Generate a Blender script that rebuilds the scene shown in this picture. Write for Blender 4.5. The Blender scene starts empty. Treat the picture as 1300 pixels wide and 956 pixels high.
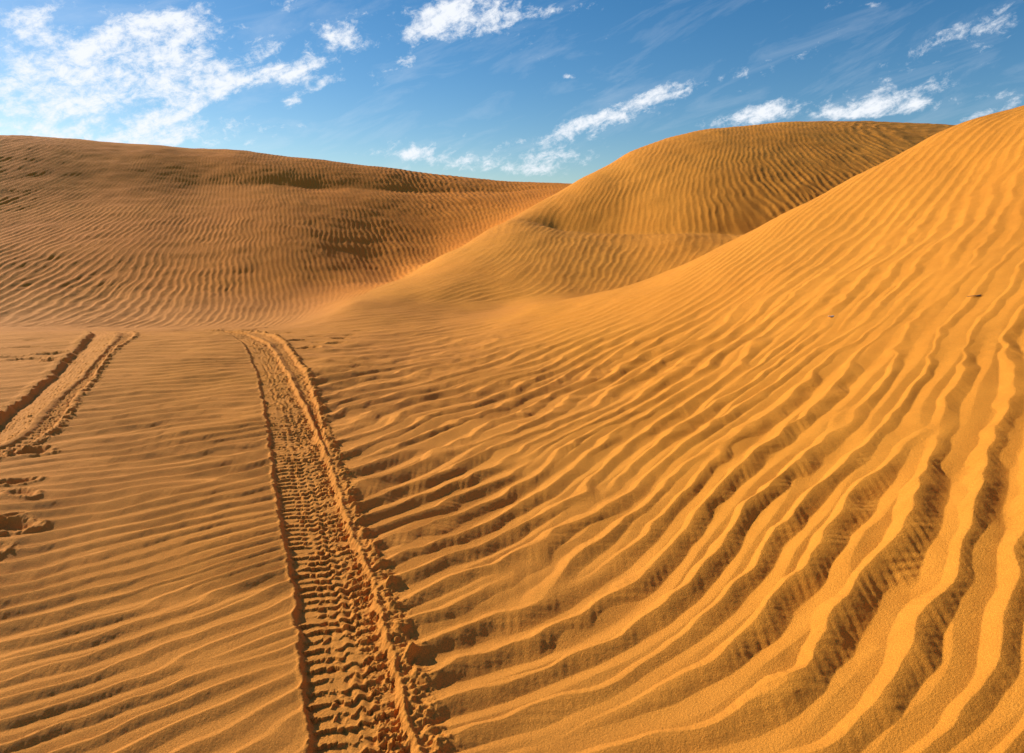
import bpy, math
import numpy as np
# ---------------------------------------------------------------- settings
QUAL = 1.0            # mesh density
SUN_AZ = -60.0        # degrees clockwise from +Y (camera heading): negative = left
SUN_EL = 21.8
SUN_STR = 5.0
SKY_STR = 0.085
EXPO = 0.24
GLT=(5.0,22.0,18.0); AMP=(.092,.060,.056); WOB=.6
COL_A=(.70,.238,.024,1); COL_B=(.84,.315,.036,1)
SUN_COL=(1,.955,.80)
SKY_AIR=1.0; SKY_DUST=.4; SKY_OZ=3.0; SKY_SAT=1.32; SKY_VAL=1.12
CL_CON=9.5; CL_GAIN=1.8; CL_OFF=-1.05; CL_W=2.0; CL_COL=(9.6,9.9,10.4,1)
CLOUDS=[(480,22,50,12,12,.55),(540,40,50,12,10,.5),(690,12,50,10,10,.55),(430,70,60,8,15,.4),(330,100,60,14,18,.4),(600,205,110,14,4,.5),(480,190,60,10,10,.4),(560,170,60,10,12,.35),(290,40,30,16,10,.5),(240,130,60,20,20,.6),(60,85,60,30,0,.5),(440,95,50,14,15,.45),(680,50,50,16,12,.4),(820,40,60,14,15,.3),(1050,60,70,22,25,.35),(930,150,60,10,10,.5),(1190,105,50,9,25,.35),(1150,70,70,8,28,.38),(1060,145,50,6,5,.6),(770,195,70,12,20,.5),(25,14,32,16,0,.8),(50,42,22,14,0,.7),(215,35,55,22,10,.95),(160,70,60,32,20,1.1),(135,100,60,25,10,1.0),(30,125,42,30,0,.9),(20,160,50,18,0,1.0),(100,168,80,14,0,1.0),(185,150,55,28,20,1.1),(265,90,15,28,70,1.0),(330,72,40,14,20,.8),(370,90,38,10,20,.9),(395,112,35,9,20,.65),(375,130,12,5,0,.7),
(420,45,30,14,10,.85),(450,50,25,10,-10,.6),(600,12,65,18,15,.95),(640,32,60,12,15,.7),(560,20,50,16,10,.7),(520,78,14,11,20,.7),(365,4,22,8,0,.8),(100,5,60,10,10,.3),
(785,145,45,15,25,1.15),(715,165,42,10,25,1.0),(700,202,50,15,18,1.0),(650,180,20,6,10,.6),(870,110,38,9,12,.95),(840,120,30,8,12,.7),(525,193,38,9,5,.95),(580,205,40,8,5,.5),(640,215,60,8,0,.5),(980,142,42,12,8,1.0),(1120,130,42,17,8,1.05),(1140,138,50,8,5,.7),(1085,4,32,7,0,.7),(985,18,25,5,10,.4),
(1210,60,80,20,28,.36),(1270,20,60,16,28,.3),(1245,126,40,6,15,.55),(1240,148,40,5,20,.7),(722,97,10,3,0,.7),(630,128,20,4,5,.5),(930,92,30,8,15,.4),(520,120,16,5,15,.5),(480,105,22,8,20,.45),(300,160,60,12,5,.35),(1000,80,60,10,25,.2),(700,75,30,10,20,.35),(730,10,30,8,10,.5),(340,165,80,20,0,.35),(60,185,150,12,0,.4)]
COL_T=(.71,.258,.05,1)
HC=1.6; P=math.radians(9.4); F=867.0
def pt(u,v,D):
    cx=(u-650)/F; cy=-(v-433)/F
    dy=math.cos(P)+cy*math.sin(P); dz=-math.sin(P)+cy*math.cos(P)
    return (cx/dy*D, D, HC+dz/dy*D)
def fl(u,v,z=0.0):   # point on height z
    cx=(u-650)/F; cy=-(v-433)/F
    dy=math.cos(P)+cy*math.sin(P); dz=-math.sin(P)+cy*math.cos(P)
    t=(z-HC)/dz; return (cx*t,dy*t,z)
SIL=[(1440,95,10.5),(1300,136,10.3),(1220,157,10.3),(1180,175,10.3),(1080,225,10.4),(1000,269,10.5),(920,311,10.8),(850,345,11.2),(760,372,11.6),(680,387,12),
 (450,383,13.2),(500,357,17.4),(560,325,19.8),(620,292,21.6),(680,259,23),(740,225,25),(800,193,27),(850,174,28.5),(900,164,29.3),(1000,155,31.2),(1100,154,32.6),(1200,158,33.6),(1320,164,35),(1450,164,36),
 (-500,165,28),(-300,168,28.5),(0,172.5,30.5),(100,178.5,31.6),(200,185.5,33),(300,191.5,34.4),(400,202,35.8),(500,214,37),(600,226,39.5),(700,232,42),(780,235,44)]
CP=[]; LM=[]
def zr(x,y):
    s=.3+.05*y; x0=.3+.094*(y-2); q=(x-x0)/s
    return (.28+.0275*y)*s*(math.log1p(math.exp(q)) if q<30 else q)
def onr(u,v):
    cx=(u-650)/F; cy=-(v-433)/F
    dy=math.cos(P)+cy*math.sin(P); dz=-math.sin(P)+cy*math.cos(P); D=.6
    while D<14 and HC+dz/dy*D>zr(cx/dy*D,D): D+=.01
    return (cx/dy*D,D,HC+dz/dy*D)
for u,v in [(650,956),(850,956),(1050,956),(1300,956),(1500,956),(600,780),(800,780),(1000,780),(1200,780),(1400,780),(600,640),(750,640),(900,640),(1050,640),(1200,640),(1350,640),
  (600,540),(750,540),(900,540),(1050,540),(1200,540),(1350,540),(700,470),(850,450),(1000,450),(1150,450),(1300,450),(1450,450),(900,390),(1050,370),(1200,370),(1350,370),(1080,290),(1220,290),(1350,290),(1220,220),(1350,220),(1450,220),(1450,320)]:
    CP.append(onr(u,v)); LM.append(.006)
# near field
for u,v,z in [(-100,956,-.02),(200,956,0),(450,956,.01),(0,780,0),(300,780,0),(450,780,.01),(-100,640,0),(100,640,0),(350,640,0),(500,640,.0),
 (0,540,0),(200,540,0),(400,540,0),(500,540,.01),(200,470,0.01),(0,470,0.01),(400,470,0),(560,470,.0),
 (-300,470,0.02),(-300,430,.03),(0,425,.03),(120,425,.03),(250,425,.03),(380,425,.01),(480,420,.0)]:
    CP.append(fl(u,v,z)); LM.append(.004)
for u,v,D in [(600,430,9.6),(800,400,8.6),(700,405,10),
 # right silhouette
 *SIL,
 # back of right
 (1440,170,15),(1300,200,15),(1180,250,14.5),(1080,290,14),(1000,325,14),(920,348,13.6),
 # pan
 (560,396,12.8),(640,392,13),(470,398,12.4),(420,396,13.2),(760,380,13.2),(850,360,14.2),
 # shelf
 (560,370,14.2),(640,350,15.4),(740,340,15.6),(840,325,16),
 (640,310,18.2),(740,300,17.9),(860,290,17.0),(1000,285,15.8),
 (660,282,20.5),(740,276,20.2),(820,274,19.2),(930,273,18.3),(1030,272,18),(1150,262,18),
 (790,258,21.2),(860,258,20.0),(960,258,19.5),(1060,258,19.3),
 # upper mid slope
 (780,225,23.6),(860,215,22.6),(950,212,22),(1050,210,22.4),(1150,205,23.2),(1280,200,24),(860,188,25.6),(950,182,25.5),(1050,178,26.3),(1150,178,27),
 # mid silhouette
 # behind mid
 (1100,180,43),(900,200,40),(1300,185,45),(800,225,35),(740,250,30),(680,272,27),(620,306,23.9),(560,335,21.7),(500,362,18.9),
 # left dune foot
 (-300,405,13.2),(0,404,13.4),(150,402,13.8),(300,400,14.2),(380,396,14.6),
 (-300,370,15.2),(0,370,15.3),(150,368,15.8),(300,365,16.6),(420,362,17.8),
 (-300,320,16.6),(0,320,17.8),(150,318,18.5),(300,316,19.6),(400,316,20.6),(460,320,21.9),(460,351,19.0),(520,324,22.5),
 (0,280,20.8),(150,278,21.7),(300,276,23.2),(420,276,24.8),(520,284,26.2),(600,283,26.6),
 (-300,240,22),(0,236,24),(120,240,25.2),(300,248,26.6),(420,249,28),(520,249,30.3),(610,248,31.5),(680,243,34),
 (250,240,27.9),(400,242,29.8),(520,242,32.4),(620,240,34.5),
 # left skyline
 (-300,200,37),(0,205,40),(200,212,42),(400,226,45),(600,248,52),(720,252,55),(-400,200,48)]:
    CP.append(pt(u,v,D)); LM.append((.0006 if D<36 and u>440 else .0015) if (u,v,D) in SIL else (.25 if D>26 else .12 if D>15 and u>560 else .05))
for x,y,z in [(-3,-2,0),(3,-2,.75),(0,-6,0),(-8,0,-.1),(-10,6,0),(8,0,2.5),(10,6,4.3),(-25,5,-.3),(25,5,3),(0,-30,0),(-40,20,1),(45,20,3),(0,70,1),(-50,60,1),(50,60,1),(16,-10,1.5),(-16,-10,.0)]:
    CP.append((x,y,z)); LM.append(.03)
CP=np.array(CP)
def tps_fit(p,val,lam):
    n=len(p); d2=((p[:,None]-p[None])**2).sum(-1)
    K=0.5*d2*np.log(d2+1e-12)+np.diag(lam)
    A=np.zeros((n+3,n+3)); A[:n,:n]=K; A[:n,n]=1; A[:n,n+1:]=p; A[n:,:n]=A[:n,n:].T
    return np.linalg.solve(A,np.r_[val,0,0,0])
def tps_eval(w,p,x,y):
    out=w[-3]+w[-2]*x+w[-1]*y
    for i in range(len(p)):
        d2=(x-p[i,0])**2+(y-p[i,1])**2
        out+=w[i]*.5*d2*np.log(d2+1e-12)
    return out
# use log-ish warped coordinates so near detail and far detail interpolate evenly
def warp(x,y):
    r=np.sqrt(x*x+y*y); s=np.log1p(r/3.0)/np.maximum(r,1e-6)
    return x*s*3,y*s*3
WP=np.stack(warp(CP[:,0],CP[:,1]),1)
W=tps_fit(WP,CP[:,2],np.array(LM))
def pdist(pl,x,y):
    best=np.full(np.shape(x),1e9); sg=np.zeros(np.shape(x)); tt=np.zeros(np.shape(x)); n=len(pl)-1
    for i in range(n):
        (ax,ay),(bx,by)=pl[i],pl[i+1]; ex,ey=bx-ax,by-ay; L2=ex*ex+ey*ey
        t=np.clip(((x-ax)*ex+(y-ay)*ey)/L2,0,1); dx=x-ax-t*ex; dy=y-ay-t*ey; d=np.hypot(dx,dy); k=d<best
        best=np.where(k,d,best); sg=np.where(k,np.sign(ex*dy-ey*dx),sg); tt=np.where(k,(i+t)/n,tt)
    return best*sg,tt
FOLD1=[pt(u,v,D)[:2] for u,v,D in [(640,287,21.2),(700,278,20.8),(780,272,20),(860,271,18.9),(940,272,18.4),(1030,272,18.1),(1150,270,18)]]
FOLD2=[pt(u,v,D)[:2] for u,v,D in [(190,236,27),(270,238,28),(400,240,29.8),(520,240,32.2),(620,238,34.5),(720,236,37)]]
def folds(x,y):
    d,t=pdist(FOLD1,x,y); e=np.clip((x+.2)/1.8,0,1); e=e*e*(3-2*e)
    z=-.58*e*np.exp(-(np.sqrt(d*d+.03)-.17)/1.15)
    d,t=pdist(FOLD2,x,y); e=np.clip((x+14.5)/5,0,1)*np.clip((3-x)/4,0,1); e=e*e*(3-2*e)
    return z-.2*e*np.exp(-(np.sqrt(d*d+.04)-.2)/1.4)
def base(x,y):
    a,b=warp(x,y); return tps_eval(W,WP,a,b)+folds(x,y)
A=[(100,640,9,13,1),(100,830,17,25,1),(250,700,14,19,1),(300,850,25,30,1),(50,750,12,19,1),(150,560,6,11,1),(250,480,4,6.5,.9),(100,440,3,4,.5),(250,440,2,4,.5),
(500,560,15,13,1),(460,480,8,8,.9),(540,640,19,18,1),(560,700,20,23,1),(560,800,25,30,1),(650,700,25,27,1),(750,650,40,28,1),(820,620,50,31,1),(820,700,45,34,1),(700,830,28,35,1),(850,690,50,38,1),(870,800,40,50,1),
(900,730,55,52,1),(980,730,60,66,1),(1080,740,65,88,1),(1200,720,80,100,1),(1000,640,58,60,1),(1150,650,70,76,1),(1250,840,80,110,1),(1000,850,52,72,1),
(950,500,42,28,1),(1020,500,47,33,1),(1100,540,52,44,1),(1200,520,60,58,1),(1280,600,70,62,1),(1150,420,52,34,1),(1250,400,73,42,1),(1050,400,46,24,1),(950,400,42,17,.9),
(850,470,36,19,1),(800,470,33,17,1),(700,520,25,17,1),(620,500,16,13,1),(600,450,12,8.5,.8),(700,430,20,8,.8),(600,420,8,5,.5),(640,560,24,19,1),(600,600,22,20,1),(720,590,36,25,1),(800,560,40,26,1),(870,540,44,30,1),(880,620,54,38,1),
(900,400,32,12,.8),(1000,350,40,15,.8),(1000,310,35,9,.6),(1100,300,50,20,.9),(1200,300,60,28,.9),(1280,300,70,34,.9),(1100,250,42,12,.7),(1200,220,52,17,.7),(1280,180,60,18,.7),(1290,240,68,28,.8),(850,370,27,7,.5),(780,400,22,7,.6),(1150,370,53,31,.9),
(600,402,4,4,.15),(700,392,8,4,.15),(480,410,3,4,.25),(800,372,15,5,.25),(50,425,2,3,.3),(350,425,2,3,.35)]
B=[(50,390,25,10,1),(100,370,30,10,1),(200,380,45,10,1),(300,372,72,10,1),(30,330,28,6.5,1),(100,330,34,7.5,1),(200,330,50,8.5,1),(300,330,78,9,1),(0,290,22,5,.9),(100,280,32,5.5,.9),(200,290,52,6.5,1),(300,290,76,7,.9),(400,300,86,8,1),(400,350,97,9,1),(400,378,125,7,.6),(350,385,105,7,.7),(480,300,103,8,1),(480,345,122,7,1),(550,300,114,7,1),(600,270,120,5.5,.9),(650,250,130,4.5,.8),(500,265,100,5.5,.7),(300,262,74,4.5,.45),(400,262,86,4.5,.45),
(300,228,76,6,1),(400,225,95,6.5,1),(500,228,112,7,1),(560,232,128,6,1),(620,234,140,4.5,.8),(200,225,60,4,.5),(100,220,36,4,.4),(100,195,30,3.5,.3),(300,202,65,4,.4),(450,212,100,5,.5),(250,400,50,9,.8),(100,402,25,9,.9),(150,240,45,4,.4),(300,244,76,5,.2),(450,242,100,5,.25)]
C=[(850,200,68,8,.9),(900,220,85,9,1),(950,200,108,9,1),(1000,225,128,8,1),(1050,200,148,6,.9),(1100,180,155,5,.7),(1000,250,148,6,1),(900,256,105,9,1),(850,258,85,9,1),(800,240,65,8.5,1),(750,240,50,5.5,.6),(700,260,35,4.5,.4),(800,210,57,6,.5),(950,178,105,6,.5),(1050,170,140,4.5,.35),(880,180,75,6,.3),
(660,300,45,5,.4),(700,290,60,6.5,.7),(740,310,60,8,.8),(700,340,39,6,.8),(650,350,30,5.5,.7),(780,340,57,9,.8),(800,360,72,9,.6),(780,290,95,8,.8),(850,300,125,8,.7),(860,330,80,10,.7),(900,300,140,7,.5),(950,290,160,5,.3),(600,340,26,5,.4),(550,370,20,5,.5),(500,372,18,4,.2),(600,375,18,6,.8),(700,370,32,7,.7),(620,310,28,4,.1),(560,345,24,4,.1),(680,265,30,4,.1),(750,225,45,4,.1),(520,385,8,4,.35),(650,385,12,5,.5),(470,386,5,4,.05)]
AL=[t for t in A if t[0]<345]+[(330,640,14,16,1),(300,560,9,12,1),(-60,700,9,16,1),(310,760,20,23,1),(0,860,14,26,1),(300,455,3,5,.7),(30,600,7,12,1),(0,480,3,6.5,.6),(200,620,10,14,1)]
AL=[t[:3]+(t[3]*.8,t[4]*(.8 if t[1]>640 else .62)) for t in AL]
B=[t[:3]+(t[3]*.88,t[4]*.9) for t in B]
C=[t[:3]+(t[3]*.88,t[4]*(.65 if t[1]>270 else .9),) for t in C]
AR=[t[:3]+(t[3]*(.83+.3*max(0,min(1,(t[1]-540)/160))*max(0,min(1,(t[0]-560)/250))),t[4]*(.62 if t[1]<400 else .7 if t[1]<460 else .72 if t[1]<580 and t[0]<760 else .88 if t[1]<600 else 1.0+(.3)*max(0,min(1,(t[0]-600)/400))),) for t in A if t[0]>345]
def hit(u,v):
    Ds=np.exp(np.linspace(math.log(1.0),math.log(60),1500))
    cx=(u-650)/F; cy=-(v-433)/F
    dy=math.cos(P)+cy*math.sin(P); dz=-math.sin(P)+cy*math.cos(P)
    x=cx/dy*Ds; z=HC+dz/dy*Ds
    g=z-base(x,Ds)
    i=np.where(g<0)[0]
    if len(i)==0: return None
    i=i[0]
    if i==0: return x[0],Ds[0]
    t=g[i-1]/(g[i-1]-g[i]); D=Ds[i-1]+t*(Ds[i]-Ds[i-1]); return cx/dy*D,D
def fit(T,name,sig=1.0,reg=0.003):
    pos=[];k=[];am=[]
    for u,v,a,s,w in T:
        a=math.radians(a); c=(math.cos(a),-math.sin(a)); n=(math.sin(a),math.cos(a))
        h0=hit(u,v); e=1.5
        hc1=hit(u+c[0]*e,v+c[1]*e);hc0=hit(u-c[0]*e,v-c[1]*e);hn1=hit(u+n[0]*e,v+n[1]*e);hn0=hit(u-n[0]*e,v-n[1]*e)
        if None in (h0,hc1,hc0,hn1,hn0): print(name,'miss',u,v); continue
        tc=(np.array(hc1)-hc0)/(2*e); tn=(np.array(hn1)-hn0)/(2*e)*s
        M=np.array([tc,tn]); 
        kk=np.linalg.solve(M,[0,1.0])   # cycles/m
        lam=1/np.linalg.norm(kk)
        if lam>.7 or lam<.05: print(name,'odd lam',u,v,lam,h0)
        pos.append(h0);k.append(kk);am.append(w)
    pos=np.array(pos);k=np.array(k)
    wp=np.stack(warp(pos[:,0],pos[:,1]),1)
    # median spacing as sigma
    d=np.sqrt(((wp[:,None]-wp[None])**2).sum(-1)); np.fill_diagonal(d,9); S=np.median(d.min(1))*2.2*sig
    def basis(x,y):
        a,b=warp(x,y); 
        return np.stack([a,b]+[np.exp(-((a-q[0])**2+(b-q[1])**2)/(2*S*S)) for q in wp],-1)
    e=1e-3
    Bx=(basis(pos[:,0]+e,pos[:,1])-basis(pos[:,0]-e,pos[:,1]))/(2*e)
    By=(basis(pos[:,0],pos[:,1]+e)-basis(pos[:,0],pos[:,1]-e))/(2*e)
    L=1/np.linalg.norm(k,axis=1)
    G=np.concatenate([Bx*L[:,None],By*L[:,None]]); r=np.concatenate([k[:,0]*L,k[:,1]*L])
    R=np.eye(G.shape[1])*reg; R[0,0]=R[1,1]=0
    c=np.linalg.solve(G.T@G+R.T@R,G.T@r)
    kp=np.stack([Bx@c,By@c],1)
    pass
    for (row,q,kk,kf) in zip(T,pos,k,kp):
        da=math.degrees(math.atan2(kk[0]*kf[1]-kk[1]*kf[0],kk@kf)); ra=np.linalg.norm(kk)/np.linalg.norm(kf)
        fl='  <<<' if abs(da)>15 or ra>1.35 or ra<.72 else ''
        pass
    return pos,am,wp,S,c
# ---------------------------------------------------------------- field grids (uniform in warped plan coordinates)
GS=0.035; GR=10.5
gax=np.arange(-GR,GR+GS,GS); GN=len(gax)
def unwarp(a,b):
    q=np.sqrt(a*a+b*b); r=3*np.expm1(q/3); f=np.where(q>1e-6,r/np.maximum(q,1e-6),1.0)
    return a*f,b*f
GA,GB=np.meshgrid(gax,gax,indexing='ij')
GX,GY=unwarp(GA,GB)
def cub(G,a,b):
    """C1 cubic (Catmull-Rom) lookup of grid G at warped coordinates"""
    fa=(np.clip(a,-GR+.1,GR-.1)+GR)/GS; fb=(np.clip(b,-GR+.1,GR-.1)+GR)/GS
    ia=fa.astype(np.int32); ib=fb.astype(np.int32); ta=fa-ia; tb=fb-ib
    def wt(t): return (-.5*t+t*t-.5*t**3, 1-2.5*t*t+1.5*t**3, .5*t+2*t*t-1.5*t**3, -.5*t*t+.5*t**3)
    wa=wt(ta); wb=wt(tb); out=0
    for i in range(4):
        row=0
        for j in range(4): row=row+wb[j]*G[ia+i-1,ib+j-1]
        out=out+wa[i]*row
    return out
def lin(G,a,b):
    fa=(np.clip(a,-GR+.1,GR-.1)+GR)/GS; fb=(np.clip(b,-GR+.1,GR-.1)+GR)/GS
    ia=fa.astype(np.int32); ib=fb.astype(np.int32); ta=fa-ia; tb=fb-ib
    return (G[ia,ib]*(1-tb)+G[ia,ib+1]*tb)*(1-ta)+(G[ia+1,ib]*(1-tb)+G[ia+1,ib+1]*tb)*ta
GZ=tps_eval(W,WP,GA.copy(),GB)
def phase_grids(T,sig):
    pos,am,wp,S,c=fit(T,'',sig)
    def ev(x,y):
        a,b=warp(x,y); o=c[0]*a+c[1]*b
        for q,cc in zip(wp,c[2:]): o+=cc*np.exp(-((a-q[0])**2+(b-q[1])**2)/(2*S*S))
        return o
    ph=ev(GX,GY); e=2e-3
    gx=(ev(GX+e,GY)-ev(GX-e,GY))/(2*e); gy=(ev(GX,GY+e)-ev(GX,GY-e))/(2*e)
    lam=1/np.maximum(np.hypot(gx,gy),1e-3)
    # amplitude multiplier: normalised inverse-distance blend of the table
    num=0;den=0
    for q,w in zip(wp,am):
        d=1/((GA-q[0])**2+(GB-q[1])**2+.01)**1.6; num=num+d*w; den=den+d
    return ph,np.clip(lam,.09,.34),num/den
PL=phase_grids(AL,1.2); PA=phase_grids(AR,1.0); PB=phase_grids(B,.9); PC=phase_grids(C,.9)
# ---------------------------------------------------------------- periodic random textures
def rtex(seed,n=512,lo=1/64,hi=1/6,p=0.0):
    rng=np.random.default_rng(seed); f=np.fft.rfft2(rng.standard_normal((n,n)))
    k=np.hypot(np.fft.fftfreq(n)[:,None],np.fft.rfftfreq(n)[None])
    m=np.exp(-(k/hi)**2)*(1-np.exp(-(k/lo)**2))/np.maximum(k,1e-4)**p
    t=np.fft.irfft2(f*m,s=(n,n)); return (t/t.std()).astype(np.float64)
def samp(T,x,y):
    n,m=T.shape; x=np.mod(x,n); y=np.mod(y,m); i=np.floor(x).astype(np.int64); j=np.floor(y).astype(np.int64)
    tx=x-i; ty=y-j; tx=tx*tx*(3-2*tx) if not np.iscomplexobj(T) else tx; ty=ty*ty*(3-2*ty) if not np.iscomplexobj(T) else ty
    i%=n; j%=m; i1=(i+1)%n; j1=(j+1)%m
    return (T[i,j]*(1-ty)+T[i,j1]*ty)*(1-tx)+(T[i1,j]*(1-ty)+T[i1,j1]*ty)*tx
def gl(seed,n=256,t=16.0,bias=0.0):
    """relaxed complex amplitude: its vortices are the Y-junctions and dead ends of the ripples"""
    rng=np.random.default_rng(seed); Aa=(rng.standard_normal((n,n))+1j*rng.standard_normal((n,n)))*.5
    dt=.2
    for s in range(int(t/dt)):
        L=np.roll(Aa,1,0)+np.roll(Aa,-1,0)+np.roll(Aa,1,1)+np.roll(Aa,-1,1)-4*Aa
        Aa=Aa+dt*(L+Aa*(1-np.abs(Aa)**2)+bias)
    # upsample x4 smoothly with zero-padded FFT
    f=np.fft.fftshift(np.fft.fft2(Aa)); N=n*3; g=np.zeros((N,N),complex); o=(N-n)//2; g[o:o+n,o:o+n]=f
    return np.fft.ifft2(np.fft.ifftshift(g))*9
N1=rtex(1); N2=rtex(2); N3=rtex(3,hi=1/3); N4=rtex(4,lo=1/200,hi=1/8,p=1.0); N5=rtex(5,hi=1/2.5)
GLs=[gl(11,t=GLT[0]),gl(12,t=GLT[1]),gl(13,t=GLT[2]),gl(14,t=3.0)]
def profile(th,wl):
    """cross-section of a wind ripple in [-1,1]: knife-edged crest at th=0, long lee side after it, curved windward side before it"""
    p=np.mod(th/(2*math.pi)+.012,1.0)
    x=np.clip(p/wl,0,1); f=.62*x+.38*np.sin(.5*math.pi*x)**2
    y=np.clip((p-wl)/(1-wl),0,1); g=.55*(1-np.cos(.5*math.pi*y))+.45*y*y*(3-2*y)
    return np.where(p<wl,1-2*f,-1+2*g)
def sstep(e0,e1,x):
    t=np.clip((x-e0)/(e1-e0),0,1); return t*t*(3-2*t)
TW=2*math.pi
yAC=lambda x: np.interp(x,[-60,-8,-4,-2.4,0,3,60],[12.1,12.25,12.4,12.95,13.5,13.8,13.9])
yBC=lambda x: np.interp(x,[-3.6,-3.3,-3.0,-2.0,-.7,.8,2.6,4.7,6.6,8.5,12.6,17,21.5,60],[12.6,14,17.6,20,21.8,23.2,25.2,27.2,28.7,29.5,31.4,32.8,33.8,36])
_tr=[((l+r_)/2,v) for l,r_,o,v in [(404,575,587,1010),(387,524,536,880),(372,481,490,740),(353,438,445,640),(342,405,414,560),(328,367,391,480),(309,341,364,438),(297,325,350,427),(284,308,333,420.5)]]
_tr=np.array([fl(u,v)[:2] for u,v in _tr])
xTR=lambda y: np.interp(y,_tr[:,1],_tr[:,0])
def ripple(x,y,a,b,r):
    """ripple height and phase for ground A, left dune B, middle dune C"""
    n=len(x); AM=np.zeros(n); T1=np.zeros(n); H2=np.zeros(n); LM_=np.full(n,.2); WL=np.full(n,.6)
    mAC=sstep(-.25,.25,y-yAC(x))
    mB=np.where(x<-3.3, 1.0, sstep(.5,1.6,y-yBC(x)))
    side=sstep(-4.3,-3.0,x)                # near the shared foot B and C cross-fade
    mB=np.where(y<15, 1-side, mB)
    left=x<xTR(y)
    wts=[(1-mAC)*left,(1-mAC)*~left, mAC*mB, mAC*(1-mB)]
    cfg=[(PL,GLs[0],.05,.15,15,AMP[0]*1.25,.60),(PA,GLs[0],.055,.15,38,AMP[0],.52),(PB,GLs[1],.08,.22,75,AMP[1],.58),(PC,GLs[2],.08,.2,70,AMP[2],.58)]
    for w,((ph,lam,am),g,cx,cy,ang,A0,wl) in zip(wts,cfg):
        idx=np.where(w>.5)[0]
        if len(idx)==0: continue
        xi,yi,ai,bi,ri=x[idx],y[idx],a[idx],b[idx],r[idx]
        p=cub(ph,ai,bi); l=lin(lam,ai,bi); m=lin(am,ai,bi)
        ca,sa=math.cos(math.radians(ang)),math.sin(math.radians(ang))
        u=(xi*ca+yi*sa)/cy*3; v=(-xi*sa+yi*ca)/cx*3
        g_=samp(g,v,u); mag=np.abs(g_)
        wob=.55*samp(N1,xi/.2*6,yi/.2*6)*WOB+.8*samp(N2,xi/.9*6,yi/.9*6)
        th=TW*p+np.angle(g_)+wob
        g2=samp(GLs[3],v*.8+131,u*.8+57)          # a second, weaker set of crests braids with the first
        H2[idx]=profile(TW*p+np.angle(g2)+.8*samp(N2,xi/.7*6+90,yi/.7*6)+2.2,wl)*.6*np.clip(np.abs(g2),0,1)-.56+.3*samp(N4,xi*14+200,yi*14)
        patch=np.clip(1+.14*samp(N4,xi*9,yi*9)+.08*samp(N1,xi*9,yi*9),.55,1.25)
        AM[idx]=A0*m*np.clip(mag,0,1)**.7*patch*(2*w[idx]-1); T1[idx]=th; LM_[idx]=l; WL[idx]=wl
    return AM,T1,H2,LM_,WL
# ---------------------------------------------------------------- wheel tracks, footprints
def crom(P_,n=12):
    P_=np.array(P_,float); Q=np.vstack([2*P_[0]-P_[1],P_,2*P_[-1]-P_[-2]]); out=[]
    for i in range(1,len(Q)-2):
        for t in np.linspace(0,1,n,endpoint=False):
            out.append(.5*(2*Q[i]+(Q[i+1]-Q[i-1])*t+(2*Q[i-1]-5*Q[i]+4*Q[i+1]-Q[i+2])*t*t+(3*Q[i]-Q[i-1]-3*Q[i+1]+Q[i+2])*t**3))
    out.append(Q[-2]); return np.array(out)
# rows: left edge u, main right ridge u, outer ridge u, image v   (read off the photograph, put on the ground z=0)
TR=[(404,548,560,1010),(395,524,537,950),(387,505,516,880),(378,485,495,800),(372,468,477,740),(362,449,457,690),(353,433,440,640),(347,421,428,600),(342,405,414,560),(336,388,404,520),(328,367,391,480),(319,354,374,455),(309,341,364,438),(297,325,350,427),(284,308,333,420.5),(262,284,305,416.5),(215,240,258,414.2)]
TL=[(-560,-330,-270,760),(-330,-200,-150,650),(-150,-85,-45,596),(-70,-20,15,572),(-20,25,55,552),(0,48,82,530),(28,68,92,508),(50,92,112,490),(76,116,128,468),(93,132,144,452),(106,142,160,440),(113,148,170,431),(116,146,172,424),(110,138,166,419.5),(90,112,140,416.3),(40,60,80,414.5)]
def track_frame(T):
    L=[];R=[];O=[]
    for l,rr,o,v in T:
        L.append(fl(l,v)[:2]); R.append(fl(rr,v)[:2]); O.append(fl(o,v)[:2])
    L=crom(L);R=crom(R);O=crom(O)
    C_=(L+R)/2; hw=np.linalg.norm(R-L,axis=1)/2; d=np.gradient(C_,axis=0); d/=np.linalg.norm(d,axis=1)[:,None]
    nrm=np.stack([d[:,1],-d[:,0]],1)                 # points right of travel
    hw=np.abs(((R-C_)*nrm).sum(1)); ow=np.abs(((O-R)*nrm).sum(1))
    hw=np.convolve(np.pad(hw,6,'edge'),np.ones(13)/13,'valid'); ow=np.convolve(np.pad(ow,6,'edge'),np.ones(13)/13,'valid')
    s=np.r_[0,np.cumsum(np.linalg.norm(np.diff(C_,axis=0),axis=1))]
    return C_,nrm,hw,ow,s
TRK=[track_frame(TR),track_frame(TL)]
def track_coords(fr,x,y,reach):
    C_,nrm,hw,ow,s=fr; best=np.full(len(x),1e9); S=np.zeros(len(x)); Tt=np.zeros(len(x)); HW=np.ones(len(x)); OW=np.zeros(len(x))
    for i in range(len(C_)-1):
        p=C_[i]; q=C_[i+1]; e=q-p; L2=e@e
        t=np.clip(((x-p[0])*e[0]+(y-p[1])*e[1])/L2,0,1)
        dx=x-p[0]-t*e[0]; dy=y-p[1]-t*e[1]; d=dx*dx+dy*dy
        k=d<best
        n=nrm[i][None]*(1-t[k,None])+nrm[i+1][None]*t[k,None]
        best[k]=d[k]; S[k]=s[i]+t[k]*(s[i+1]-s[i]); sg=np.sign(dx[k]*n[:,0]+dy[k]*n[:,1]); Tt[k]=sg*np.sqrt(d[k])
        HW[k]=hw[i]+t[k]*(hw[i+1]-hw[i]); OW[k]=ow[i]+t[k]*(ow[i+1]-ow[i])
    return S,Tt,HW,OW
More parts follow.
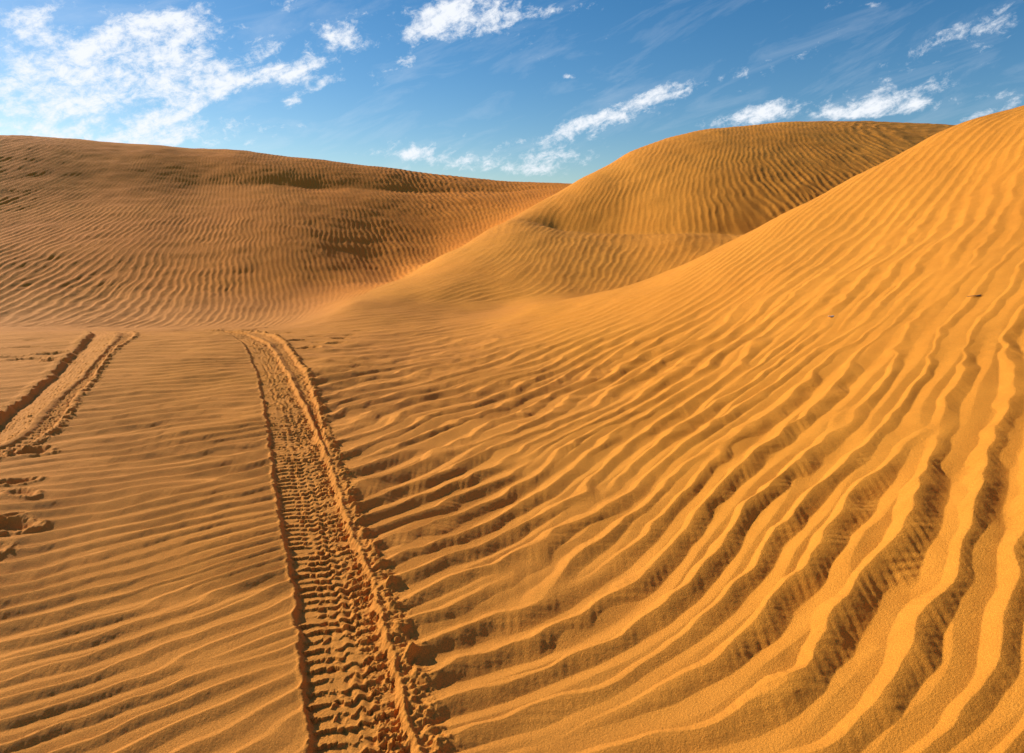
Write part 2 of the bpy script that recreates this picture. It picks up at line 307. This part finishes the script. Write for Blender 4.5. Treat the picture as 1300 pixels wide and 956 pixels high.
def track_height(fr,x,y,depth,kind):
    """returns dz, ripple suppression, inside-mask"""
    S,T,HW,OW=track_coords(fr,x,y,1.0)
    n3=samp(N3,x*130,y*130); n5=samp(N5,x*260+40,y*260); n2=samp(N2,S*60,T*60+77); nl=samp(N1,S*40+9,np.sign(T)*50+0*S)
    T=T+.006*nl+.0015*n3
    q=T/HW
    dz=np.zeros(len(x)); inn=sstep(1.02,.96,np.abs(q))
    wall=sstep(-1.08,-.86,q)*sstep(1.06,.84 if kind==0 else .7,q)
    if kind==0: dz-=depth*wall
    else:                                   # deep on the left, the bed climbing gently to the right ridge
        dz+=sstep(-1.1,-.55,q)*sstep(2.3,1.0,q)*(-.052+.066*np.clip((q+.85)/1.85,0,1)**.8)+.016*np.exp(-((q+1.3)/.35)**2)*(1+.15*nl)
    # tread print
    per=.062
    lug=S/per
    saw=lambda t:(1-np.mod(t,1.0))**1.3                     # sharp lip, sloping pocket
    left=sstep(-.97,-.9,q)*sstep(-.42,-.5,q); mid=sstep(-.5,-.42,q)*sstep(.42,.34,q); rgt=sstep(.36,.44,q)*sstep(1.0,.9,q)
    zig=.42*np.abs(np.mod(q*2.3+.25,1.0)-.5)*2
    cr=np.clip(.85+.35*n2,.15,1.4)
    tp =left*(.013*saw(lug+.05*n5)-.004)
    col=.5+.5*np.cos(TW*q*3.3)
    tp+=mid*(.012*saw(lug*1.0+zig+.12*n3)-.006*col-.003+.003*n3)
    tp+=rgt*(.011*saw(lug+.3+.25*n3-.3*q)*(.5+.5*np.clip(.8+n2,0,1))+.0055*n3+.002*n5-.004)
    dz+=tp*cr*(1 if kind==0 else .55)
    # crumbly berm, left
    lump=np.clip(samp(N3,S*60,T*45+11)+.6,0,2.2)
    dz+=(.0015+.004*lump)*np.exp(-((q+1.06)/.06)**2)*(kind==0)+(.002+.002*lump)*np.exp(-((q+1.12)/.09)**2)*(kind==1)
    # main right ridge
    rid=.012+.0018*n3+.003*nl
    if kind==1: rid=rid*.5
    dz+=rid*np.exp(-((q-1.05)/(.085 if kind==0 else .2))**2)
    # clods thrown outwards every ~0.1 m
    cl=.5+.5*np.cos(TW*(S/.118+.35*samp(N1,S*30,0*S+5)))
    o=(T-HW-OW)
    clod=np.exp(-((o-.022-.014*cl)/.03)**2)*(cl**1.3)
    dz+=(.015 if kind==0 else .006)*clod*np.clip(.9+.35*n2,.2,1.6)+.0045*n3*np.exp(-((o-.03)/.05)**2)
    # second, outer rut (two passes)
    has=sstep(.03,.07,OW)
    qo=(T-HW)/np.maximum(OW,.01)
    ins=sstep(.18,.38,qo)*sstep(1.02,.85,qo)*has
    dz+=ins*(-.018 if kind==0 else -.016)+ins*(.008*saw(lug+.4+.2*n3)+.003*n3)
    dz+=has*.014*np.exp(-((qo-1.08)/.16)**2)*(1+.3*nl)
    inside=(q>-1.2)&(o<.055)
    sup=1-np.clip(sstep(-1.12,-1.0,q)*sstep(.05,.0,o),0,1)
    en=sstep(0,.10 if kind==0 else .2,1-S/fr[4][-1]); dz*=en; sup=1-(1-sup)*en
    return dz,sup,inside,S
# footprints: u,v, length px, width px (on screen), depth m, angle of long axis in plan
FP=[(38,570,.17,.085,.045,-8),(20,612,.13,.06,.035,15),(26,627,.12,.055,.03,-20),(12,667,.15,.075,.045,-5),(-40,700,.16,.07,.04,10),(18,655,.07,.04,.018,30),
    (72,453,.24,.10,.04,5),(60,461,.28,.08,.04,-12),(34,459,.26,.08,.035,8),(82,462,.20,.07,.035,20),(15,456,.22,.07,.025,-5),(40,436,.15,.05,.02,0),(30,446,.2,.06,.02,10),
    (388,441,.20,.10,.045,0),(398,426,.15,.06,.03,10),(412,421,.15,.05,.025,-15),(378,431,.16,.06,.03,20),(432,428,.13,.06,.03,0),(425,434,.15,.06,.025,12),(371,421,.2,.06,.03,0),(404,433,.13,.05,.02,-20),(444,424,.12,.05,.022,8),(362,419,.2,.05,.02,8),(455,419,.12,.05,.015,8)]
def prints(x,y):
    dz=np.zeros(len(x)); sup=np.ones(len(x)); lab=np.full(len(x),-1)
    n3=samp(N3,x*90,y*90)
    for i,(u,v,a,b,d,an) in enumerate(FP):
        cx,cy,_=fl(u,v); R=max(a,b)*2.6
        k=np.where((np.abs(x-cx)<R)&(np.abs(y-cy)<R))[0]
        if len(k)==0: continue
        an=math.radians(an); dx=x[k]-cx; dy=y[k]-cy; p=(dx*math.cos(an)+dy*math.sin(an))/a; q=(-dx*math.sin(an)+dy*math.cos(an))/b
        rr=np.sqrt(p*p+q*q)*(1+.03*n3[k])
        d=d*.8; dz[k]-=d*(1-sstep(.35,1.1,rr))
        dz[k]+=d*.26*np.exp(-((rr-1.25)/.22)**2)*(.85+.15*n3[k])
        dz[k]+=.05*d*n3[k]*(rr<1.5)
        sup[k]*=sstep(.8,1.35,rr)
        lab[k[rr<1.4]]=i
    return dz,sup,lab
# ---------------------------------------------------------------- polar sheet
cam_z=HC
pxf=683*QUAL
rs=[0.35]
while rs[-1]<1400:
    r=rs[-1]
    if r<1.1: d=.05
    elif r<48: d=1/(pxf*(1.75/r**2+.33/r))
    else: d=max(r/(pxf*.33),(r-40)*.06)
    rs.append(r+min(d,60))
rs=np.array(rs)
ta=np.linspace(-.86,.86,int(1190*QUAL)); az=np.arctan(ta)
m=math.atan(.86); step=az[1]-az[0]
ext=[]; a_=m; 
while a_<math.pi-.02:
    step=min(step*1.06,.035); a_+=step; ext.append(a_)
ext=np.array(ext); ext*= 1.0
az=np.concatenate([-ext[::-1],az,ext]); az=az[(az>-math.pi)&(az<math.pi)]
NR,NA=len(rs),len(az)
RR,AZ=np.meshgrid(rs,az,indexing='ij')
X=(RR*np.sin(AZ)).ravel(); Y=(RR*np.cos(AZ)).ravel(); R_=RR.ravel()
print('sheet',NR,NA,NR*NA)
Z=np.zeros(len(X)); SUP=np.ones(len(X)); TM=np.zeros(len(X),np.int16)
CH=400000
SHADE_TINT=np.zeros(len(X)); RA=np.zeros(len(X)); RT=np.zeros(len(X)); RH=np.zeros(len(X)); RL=np.zeros(len(X)); RW=np.zeros(len(X))
for c in range(0,len(X),CH):
    s=slice(c,c+CH); x,y,r=X[s],Y[s],R_[s]
    a,b=warp(x,y)
    z0=cub(GZ,a,b); fm=np.where((r>12)&(r<50)&(y>0))[0]; z0[fm]+=folds(x[fm],y[fm])
    far=sstep(50,85,r)
    zf=1.0+1.3*np.sin(x*.021+1.3)*np.cos(y*.017+.4)+.8*np.sin(x*.05+y*.04)
    z=z0*(1-far)+zf*far
    z+=.012*samp(N4,x*14,y*14)*(1-far)*sstep(.8,3,r)
    AM,T1,H2,LM_,WL=ripple(x,y,a,b,r)
    fade=1-sstep(45,55,r)
    dz=np.zeros(len(x)); sup=np.ones(len(x)); tm=np.zeros(len(x),np.int16)
    near=np.where((r<22)&(x<.8)&(x>-16))[0]
    if len(near):
        xn,yn=x[near],y[near]
        fp,fs,fl_=prints(xn,yn)
        for i,(fr,dep,kind) in enumerate(((TRK[0],.021,0),(TRK[1],.055,1))):
            bb=fr[0]; k=np.where((xn>bb[:,0].min()-.6)&(xn<bb[:,0].max()+.6)&(yn>bb[:,1].min()-.6)&(yn<bb[:,1].max()+.6))[0]
            if len(k)==0: continue
            C_=fr[0]
            t_,su,ins,S=track_height(fr,xn[k],yn[k],dep,kind)
            dz[near[k]]+=t_; sup[near[k]]*=su; tm[near[k][ins]]=i+1
        dz[near]+=fp; sup[near]*=fs; q=near[fl_>=0]; kk=tm[q]==0; tm[q[kk]]=10+fl_[fl_>=0][kk]
    # fine texture on the lee sides close to the camera
    nr=np.where(r<6)[0]; lee=.5+.5*np.sin(T1)
    f=(1-sstep(2.5,6,r[nr]))
    mic=(samp(N2,x[nr]*400+y[nr]*110,y[nr]*400-x[nr]*110)+samp(N1,x[nr]*330-y[nr]*190+50,y[nr]*330+x[nr]*190)+.8*samp(N1,x[nr]*160,y[nr]*160))*.00012
    z[nr]+=f*mic*np.clip(lee[nr]*1.5-.35,.08,1)*sup[nr]
    Z[s]=z+dz; RA[s]=AM*fade*sup; RT[s]=T1; RH[s]=H2; RL[s]=LM_; RW[s]=WL; TM[s]=tm
    SHADE_TINT[s]=sstep(12.5,18,y)*np.where(x<-3.3,1,sstep(0,3.5,y-yBC(x)))  # where the left dune's warm brown shade tone is painted into its colour
# ripple height: amplitude follows the true local spacing, so crowded crests stay low and slopes stay natural
E_=np.exp(1j*RT).reshape(NR,NA); kr=np.zeros((NR,NA)); ka=np.zeros((NR,NA))
kr[1:-1]=np.angle(E_[2:]*np.conj(E_[:-2]))/(rs[2:]-rs[:-2])[:,None]
ka[:,1:-1]=np.angle(E_[:,2:]*np.conj(E_[:,:-2]))/((az[2:]-az[:-2])[None]*rs[:,None])
def blur(G,w):
    for ax in (0,1):
        for _ in range(3):
            pd=[(0,0),(0,0)]; pd[ax]=(w+1,w); c=np.cumsum(np.pad(G,pd,'edge'),axis=ax)
            G=(c[2*w+1:]-c[:-2*w-1] if ax==0 else c[:,2*w+1:]-c[:,:-2*w-1])/(2*w+1)
    return G
kk=blur(np.hypot(kr,ka),9).ravel(); la=TW/np.maximum(kk,1.0); la=np.clip(la,.25*RL,1.15*RL)
hg=profile(RT,RW); dd=hg-RH; hg=.5*(hg+RH+np.sqrt(dd*dd+.0006))
Z+=RA*la*hg
# ---------------------------------------------------------------- faces and objects
ii,jj=np.meshgrid(np.arange(NR-1),np.arange(NA-1),indexing='ij')
v0=(ii*NA+jj).ravel(); Q=np.stack([v0,v0+1,v0+NA+1,v0+NA],1)
jw=np.arange(NR-1)*NA; Qw=np.stack([jw+NA-1,jw,jw+NA,jw+2*NA-1],1)      # close the ring behind the camera
Q=np.vstack([Q,Qw])
V=np.stack([X,Y,Z],1)
cen=len(V); V=np.vstack([V,[[0,0,Z[:NA].mean()]]])
SHADE_TINT1=np.r_[SHADE_TINT,0]
# vertex normals of the whole sheet, so the pieces shade as one surface
Vg=V[:-1].reshape(NR,NA,3)
du=np.empty_like(Vg); du[1:-1]=Vg[2:]-Vg[:-2]; du[0]=Vg[1]-Vg[0]; du[-1]=Vg[-1]-Vg[-2]
dv=np.roll(Vg,-1,1)-np.roll(Vg,1,1)
Nn=np.cross(dv,du); Nn/=np.linalg.norm(Nn,axis=2,keepdims=True)+1e-20
Nn=Nn.reshape(-1,3); Nn[Nn[:,2]<0]*=-1; Nn=np.vstack([Nn,[[0,0,1]]])
fx=V[Q].mean(1); f0=Q[:,0]
lab=np.zeros(len(Q),np.int32)
xx,yy=fx[:,0],fx[:,1]
C_y=yy-yAC(xx)
ab=warp(xx,yy); zb=cub(GZ,*ab)
isC=(C_y>0)&(np.where(xx<-3.3,False,yy<np.minimum(yBC(xx)+1.3,60)))&(yy<60)
isB=(C_y>0)&~isC
lab[isB]=2; lab[isC]=3
lab[(C_y<=0)&(zb>.10+.02*np.clip(yy-6,0,9))&(xx>-1)&(yy>-3)]=4
tmf=TM[f0]; lab[tmf>0]=100+tmf[tmf>0]
coll=bpy.context.scene.collection
def mesh_from(name,faces,mat,tri=None):
    u,inv=np.unique(faces,return_inverse=True); inv=inv.reshape(faces.shape)
    me=bpy.data.meshes.new(name); me.vertices.add(len(u)); me.vertices.foreach_set('co',V[u].astype(np.float32).ravel())
    nf=len(faces); extra=0
    loops=inv.astype(np.int32).ravel(); starts=np.arange(nf,dtype=np.int32)*4
    me.loops.add(len(loops)); me.loops.foreach_set('vertex_index',loops)
    me.polygons.add(nf); me.polygons.foreach_set('loop_start',starts)
    me.polygons.foreach_set('use_smooth',np.ones(nf,bool))
    me.update(calc_edges=True)
    try:
        at=me.attributes.new('custom_normal','FLOAT_VECTOR','POINT'); at.data.foreach_set('vector',Nn[u].astype(np.float32).ravel())
    except Exception as ex: print('normals',ex)
    ra=me.attributes.new('shade_tint','FLOAT','POINT'); ra.data.foreach_set('value',SHADE_TINT1[u].astype(np.float32))
    me.materials.append(mat); o=bpy.data.objects.new(name,me); coll.objects.link(o); return o
# ---------------------------------------------------------------- materials
def nodes(m): m.use_nodes=True; nt=m.node_tree; return nt,nt.nodes,nt.links
def sand():
    m=bpy.data.materials.new('dune_sand'); nt,N,L=nodes(m); bs=N['Principled BSDF']
    bs.inputs['Roughness'].default_value=.92; bs.inputs['Specular IOR Level'].default_value=.12
    tc=N.new('ShaderNodeTexCoord')
    def noise(sc,det,rough=.55):
        n=N.new('ShaderNodeTexNoise'); n.inputs['Scale'].default_value=sc; n.inputs['Detail'].default_value=det; n.inputs['Roughness'].default_value=rough
        L.new(tc.outputs['Object'],n.inputs['Vector']); return n
    n1=noise(.35,4); n2=noise(260,2,.7); n3=noise(7,5,.6)
    r=N.new('ShaderNodeValToRGB'); r.color_ramp.elements[0].position=.3; r.color_ramp.elements[1].position=.72
    r.color_ramp.elements[0].color=COL_A; r.color_ramp.elements[1].color=COL_B
    mx=N.new('ShaderNodeMath'); mx.operation='MULTIPLY_ADD'; mx.inputs[1].default_value=.55; L.new(n1.outputs['Fac'],mx.inputs[0])
    m3=N.new('ShaderNodeMath'); m3.operation='MULTIPLY'; m3.inputs[1].default_value=.45; L.new(n3.outputs['Fac'],m3.inputs[0]); L.new(m3.outputs[0],mx.inputs[2])
    L.new(mx.outputs[0],r.inputs['Fac'])
    sx=N.new('ShaderNodeSeparateXYZ'); L.new(tc.outputs['Object'],sx.inputs[0])
    zr_=N.new('ShaderNodeMapRange'); zr_.inputs['From Min'].default_value=.02; zr_.inputs['From Max'].default_value=.45; zr_.inputs['To Min'].default_value=.75; zr_.inputs['To Max'].default_value=0
    ad=N.new('ShaderNodeMath'); ad.operation='MULTIPLY_ADD'; ad.inputs[1].default_value=.35; L.new(n1.outputs['Fac'],ad.inputs[0]); L.new(sx.outputs[2],ad.inputs[2]); L.new(ad.outputs[0],zr_.inputs['Value'])
    tn=N.new('ShaderNodeMix'); tn.data_type='RGBA'; L.new(zr_.outputs[0],tn.inputs[0]); L.new(r.outputs['Color'],tn.inputs[6]); tn.inputs[7].default_value=COL_T
    g=N.new('ShaderNodeMapRange'); g.inputs['From Min'].default_value=.3; g.inputs['From Max'].default_value=.7; g.inputs['To Min'].default_value=.74; g.inputs['To Max'].default_value=1.2
    L.new(n2.outputs['Fac'],g.inputs['Value'])
    mm=N.new('ShaderNodeMix'); mm.data_type='RGBA'; mm.blend_type='MULTIPLY'; mm.inputs[0].default_value=1
    at=N.new('ShaderNodeAttribute'); at.attribute_name='shade_tint'
    rd=N.new('ShaderNodeMix'); rd.data_type='RGBA'; rd.blend_type='MULTIPLY'; L.new(at.outputs['Fac'],rd.inputs[0]); L.new(tn.outputs[2],rd.inputs[6]); rd.inputs[7].default_value=(.97,.82,.55,1)  # painted shade tone multiplied over the left dune's sand colour
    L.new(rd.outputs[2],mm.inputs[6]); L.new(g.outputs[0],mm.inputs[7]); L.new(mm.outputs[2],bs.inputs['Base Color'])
    b=N.new('ShaderNodeBump'); b.inputs['Strength'].default_value=.9; b.inputs['Distance'].default_value=.007
    n4=noise(135,4,.8); L.new(n4.outputs['Fac'],b.inputs['Height']); L.new(b.outputs[0],bs.inputs['Normal'])
    return m
SAND=sand()
def tag(o,label=None,cat=None,group=None,kind=None):
    if label: o['label']=label
    if cat: o['category']=cat
    if group: o['group']=group
    if kind: o['kind']=kind
for k,name,label,cat in ((0,'sand_ground','flat rippled tan sand crossed by tyre tracks in the left foreground','sand'),
    (2,'sand_dune','long brown shaded dune with fine dark ripples behind the flat on the left','dune'),
    (3,'sand_dune','golden middle dune with a shelf across it, standing between the left and right dunes','dune'),
    (4,'sand_dune','near orange dune with broad ripples rising to the right edge','dune')):
    o=mesh_from(name,Q[lab==k],SAND); tag(o,label,cat,kind='structure')
# round patch of ground under the camera closes the sheet
bmv=[tuple(V[cen])]+[tuple(v) for v in V[:NA]]
me=bpy.data.meshes.new('sand_underfoot'); me.from_pydata(bmv,[],[(0,1+(i+1)%NA,1+i) for i in range(NA)]); me.materials.append(SAND)
o=bpy.data.objects.new('sand_underfoot',me); coll.objects.link(o); tag(o,'small patch of sand below the viewpoint','sand',kind='structure')
o=mesh_from('tyre_track',Q[lab==101],SAND); tag(o,'long tyre track with printed tread running straight towards the viewer','tyre track','tyre tracks across the sand')
o=mesh_from('tyre_track',Q[lab==102],SAND); tag(o,'smooth deep tyre rut curving out of the left edge of the photo','tyre track','tyre tracks across the sand')
FL=['largest oval footprint pit just below the left tyre rut','shallow broken footprint left of the ripples, upper of the touching pair','shallow broken footprint, lower of the touching pair at the left edge','oval footprint pit at the left edge below the touching pair']
for i in range(len(FP)):
    f=Q[lab==110+i]
    if len(f)<4: continue
    o=mesh_from('footprint',f,SAND)
    u=FP[i][0]
    if i<4: tag(o,FL[i],'footprint','footprints at the left edge')
    elif i<6: tag(o,'small scuffed hollow in the sand at the far left edge','footprint','footprints at the left edge')
    elif u<120: tag(o,'scuffed hollow in the row of marks left of the curving tyre rut','footprint','scuffs beside the left tyre rut')
    else: tag(o,'small scuffed hollow right of the far end of the straight tyre track','footprint','scuffs beside the straight tyre track')
# ---------------------------------------------------------------- twig and shell flake
def simple(name,col,rough=.8):
    m=bpy.data.materials.new(name); nt,N,L=nodes(m); bs=N['Principled BSDF']; bs.inputs['Roughness'].default_value=rough
    n=N.new('ShaderNodeTexNoise'); n.inputs['Scale'].default_value=60; r=N.new('ShaderNodeValToRGB')
    r.color_ramp.elements[0].color=[c*.6 for c in col]+[1]; r.color_ramp.elements[1].color=list(col)+[1]
    L.new(n.outputs['Fac'],r.inputs['Fac']); L.new(r.outputs[0],bs.inputs['Base Color']); return m
def surf(u,v):
    x,y=hit(u,v); r=math.hypot(x,y); a,b=warp(np.array([x]),np.array([y]))
    i=np.searchsorted(rs,r); j=np.searchsorted(az,math.atan2(x,y)); return x,y,Z[i*NA+j]
def tube(name,pts,rad,mat,sides=7):
    import bmesh
    bm=bmesh.new(); rings=[]
    pts=np.array(pts)
    for i,p in enumerate(pts):
        d=pts[min(i+1,len(pts)-1)]-pts[max(i-1,0)]; d=d/np.linalg.norm(d); n=np.cross(d,[0,0,1]); n/=np.linalg.norm(n); b=np.cross(n,d)
        rings.append([bm.verts.new(p+rad[i]*(math.cos(t)*n+math.sin(t)*b)) for t in np.linspace(0,TW,sides,endpoint=False)])
    for a,b in zip(rings,rings[1:]):
        for k in range(sides): bm.faces.new([a[k],a[(k+1)%sides],b[(k+1)%sides],b[k]])
    bm.faces.new(rings[0][::-1]); bm.faces.new(rings[-1])
    me=bpy.data.meshes.new(name); bm.to_mesh(me); bm.free()
    for p in me.polygons: p.use_smooth=True
    me.materials.append(mat); o=bpy.data.objects.new(name,me); coll.objects.link(o); return o
x,y,z=surf(1240,376)
o=tube('dry_twig',[(x-.06,y+.012,z-.003),(x-.03,y+.005,z+.001),(x,y,z+.003),(x+.018,y-.004,z+.006),(x+.027,y-.007,z+.01)],[.002,.003,.004,.006,.003],simple('dry_wood',(.25,.16,.08)))
tag(o,'short dry twig lying on the orange dune near the right edge','twig')
x,y,z=surf(1055,402)
import bmesh
bm=bmesh.new(); bmesh.ops.create_icosphere(bm,subdivisions=3,radius=1)
for v in bm.verts:
    v.co.x*=.032; v.co.y*=.014; v.co.z=v.co.z*.006+.006*(v.co.x/.032)**2
bm.transform(__import__('mathutils').Matrix.Rotation(.35,4,'Z'))
me=bpy.data.meshes.new('shell_flake'); bm.to_mesh(me); bm.free(); me.materials.append(simple('pale_shell',(.8,.72,.58)))
for p in me.polygons: p.use_smooth=True
o=bpy.data.objects.new('shell_flake',me); o.location=(x,y,z+.004); coll.objects.link(o)
tag(o,'tiny pale shell flake lying on the ripples of the orange dune','shell')
# ---------------------------------------------------------------- sun, sky, camera
sc=bpy.context.scene
sd=bpy.data.lights.new('sun','SUN'); sd.energy=SUN_STR; sd.angle=math.radians(.53); sd.color=SUN_COL
so=bpy.data.objects.new('sun',sd); coll.objects.link(so)
from mathutils import Vector
sa,se=math.radians(SUN_AZ),math.radians(SUN_EL)
S3=Vector((math.sin(sa)*math.cos(se),math.cos(sa)*math.cos(se),math.sin(se)))
so.rotation_euler=S3.to_track_quat('Z','Y').to_euler(); so.location=S3*50
w=bpy.data.worlds.new('World'); sc.world=w; w.use_nodes=True; nt=w.node_tree; N=nt.nodes; L=nt.links
bg=N['Background']; bg.inputs['Strength'].default_value=SKY_STR
sky=N.new('ShaderNodeTexSky'); sky.sky_type='NISHITA'; sky.sun_disc=False; sky.sun_elevation=se; sky.sun_rotation=sa
sky.air_density=SKY_AIR; sky.dust_density=SKY_DUST; sky.ozone_density=SKY_OZ; sky.altitude=300
tc=N.new('ShaderNodeTexCoord'); nv=N.new('ShaderNodeVectorMath'); nv.operation='NORMALIZE'; L.new(tc.outputs['Generated'],nv.inputs[0])
sp=N.new('ShaderNodeSeparateXYZ'); L.new(nv.outputs[0],sp.inputs[0])
def M(op,a,b=None,c=None,clamp=False):
    n=N.new('ShaderNodeMath'); n.operation=op; n.use_clamp=clamp
    for i,q in enumerate((a,b,c)):
        if q is None: continue
        if isinstance(q,(int,float)): n.inputs[i].default_value=q
        else: L.new(q,n.inputs[i])
    return n.outputs[0]
azn=M('ARCTAN2',sp.outputs[0],sp.outputs[1]); eln=M('ARCSINE',sp.outputs[2])
cv=N.new('ShaderNodeCombineXYZ'); L.new(azn,cv.inputs[0]); L.new(eln,cv.inputs[1])
def ae(u,v):
    cx=(u-650)/F; cy=-(v-433)/F
    dy=math.cos(P)+cy*math.sin(P); dz=-math.sin(P)+cy*math.cos(P); n=math.sqrt(cx*cx+dy*dy+dz*dz)
    return math.atan2(cx,dy),math.asin(dz/n)
acc=None
for (u,v,ru,rv,rot,wt) in CLOUDS:
    a0,e0=ae(u,v); a1,e1=ae(u+5*math.cos(math.radians(rot)),v-5*math.sin(math.radians(rot)))
    ang=math.atan2(e1-e0,a1-a0)
    mp=N.new('ShaderNodeMapping'); mp.vector_type='TEXTURE'; mp.inputs['Location'].default_value=(a0,e0,0); mp.inputs['Rotation'].default_value=(0,0,ang); mp.inputs['Scale'].default_value=(ru/F,rv/F*.95,1)
    L.new(cv.outputs[0],mp.inputs[0])
    d=N.new('ShaderNodeVectorMath'); d.operation='DOT_PRODUCT'; L.new(mp.outputs[0],d.inputs[0]); L.new(mp.outputs[0],d.inputs[1])
    g=M('POWER',2.718,M('MULTIPLY',d.outputs['Value'],-.8)); acc=M('MULTIPLY_ADD',g,wt,acc if acc else 0.0)
aaz=M('ABSOLUTE',azn); o1=N.new('ShaderNodeMapRange'); o1.inputs['From Min'].default_value=.85; o1.inputs['From Max'].default_value=1.3; L.new(aaz,o1.inputs['Value'])
o2=N.new('ShaderNodeMapRange'); o2.inputs['From Min'].default_value=.5; o2.inputs['From Max'].default_value=.75; L.new(eln,o2.inputs['Value'])
acc=M('ADD',acc,M('MULTIPLY',M('MAXIMUM',o1.outputs[0],o2.outputs[0]),.5))          # unseen broken cloud outside the frame, added as neutral fill for the shadows
mask=M('MINIMUM',acc,1.25)
def cn(rot,sx,sy,scale,det,rough,dist=0.0):
    mp=N.new('ShaderNodeMapping'); mp.inputs['Rotation'].default_value=(0,0,math.radians(-rot)); mp.inputs['Scale'].default_value=(sx,sy,1)
    m0=N.new('ShaderNodeMapping'); m0.inputs['Rotation'].default_value=(0,0,math.radians(-rot)); L.new(cv.outputs[0],m0.inputs[0])
    mp.inputs['Rotation'].default_value=(0,0,0); L.new(m0.outputs[0],mp.inputs[0])
    n=N.new('ShaderNodeTexNoise'); n.inputs['Scale'].default_value=scale; n.inputs['Detail'].default_value=det; n.inputs['Roughness'].default_value=rough; n.inputs['Distortion'].default_value=dist
    L.new(mp.outputs[0],n.inputs[0]); return n.outputs['Fac']
f1=cn(26,1,3.0,9,8,.62,.25); f2=cn(15,1,1.4,50,7,.72,.3)
fb=M('ADD',M('MULTIPLY',f1,.5),M('MULTIPLY',f2,.5))
fbn=M('MULTIPLY',M('SUBTRACT',fb,.5),CL_CON)               # about -1..1
den=M('ADD',M('ADD',M('MULTIPLY',mask,CL_GAIN),CL_OFF),fbn)
dn=N.new('ShaderNodeMapRange'); dn.interpolation_type='SMOOTHSTEP'; dn.inputs['From Min'].default_value=0; dn.inputs['From Max'].default_value=CL_W; L.new(den,dn.inputs['Value'])
thin=cn(20,1,4,7,7,.62,.5); tm_=N.new('ShaderNodeMapRange'); tm_.inputs['From Min'].default_value=.5; tm_.inputs['From Max'].default_value=.8; tm_.inputs['To Max'].default_value=.2; L.new(thin,tm_.inputs['Value'])
cover=M('MAXIMUM',M('MULTIPLY',dn.outputs[0],.96),tm_.outputs[0])
up=N.new('ShaderNodeMapRange'); up.inputs['From Min'].default_value=-.02; up.inputs['From Max'].default_value=.03; L.new(sp.outputs[2],up.inputs['Value'])
cover=M('MULTIPLY',cover,up.outputs[0])
mix=N.new('ShaderNodeMix'); mix.data_type='RGBA'; L.new(cover,mix.inputs[0])
hs=N.new('ShaderNodeHueSaturation'); hs.inputs['Saturation'].default_value=SKY_SAT; hs.inputs['Value'].default_value=SKY_VAL; L.new(sky.outputs[0],hs.inputs['Color'])
L.new(hs.outputs[0],mix.inputs[6]); mix.inputs[7].default_value=CL_COL
L.new(mix.outputs[2],bg.inputs['Color'])
cd=bpy.data.cameras.new('camera'); co=bpy.data.objects.new('camera',cd); coll.objects.link(co); sc.camera=co
co.location=(0,0,HC); co.rotation_euler=(math.radians(90)-P,0,0)
cd.sensor_fit='HORIZONTAL'; cd.sensor_width=36; cd.lens=36*F/1300; cd.shift_y=-(478-433)/1300; cd.clip_start=.05; cd.clip_end=4000
vs=sc.view_settings; sc.display_settings.display_device='sRGB'; vs.view_transform='Standard'; vs.look='None'; vs.exposure=EXPO; vs.gamma=1; vs.use_curve_mapping=False
sc.render.engine='CYCLES'
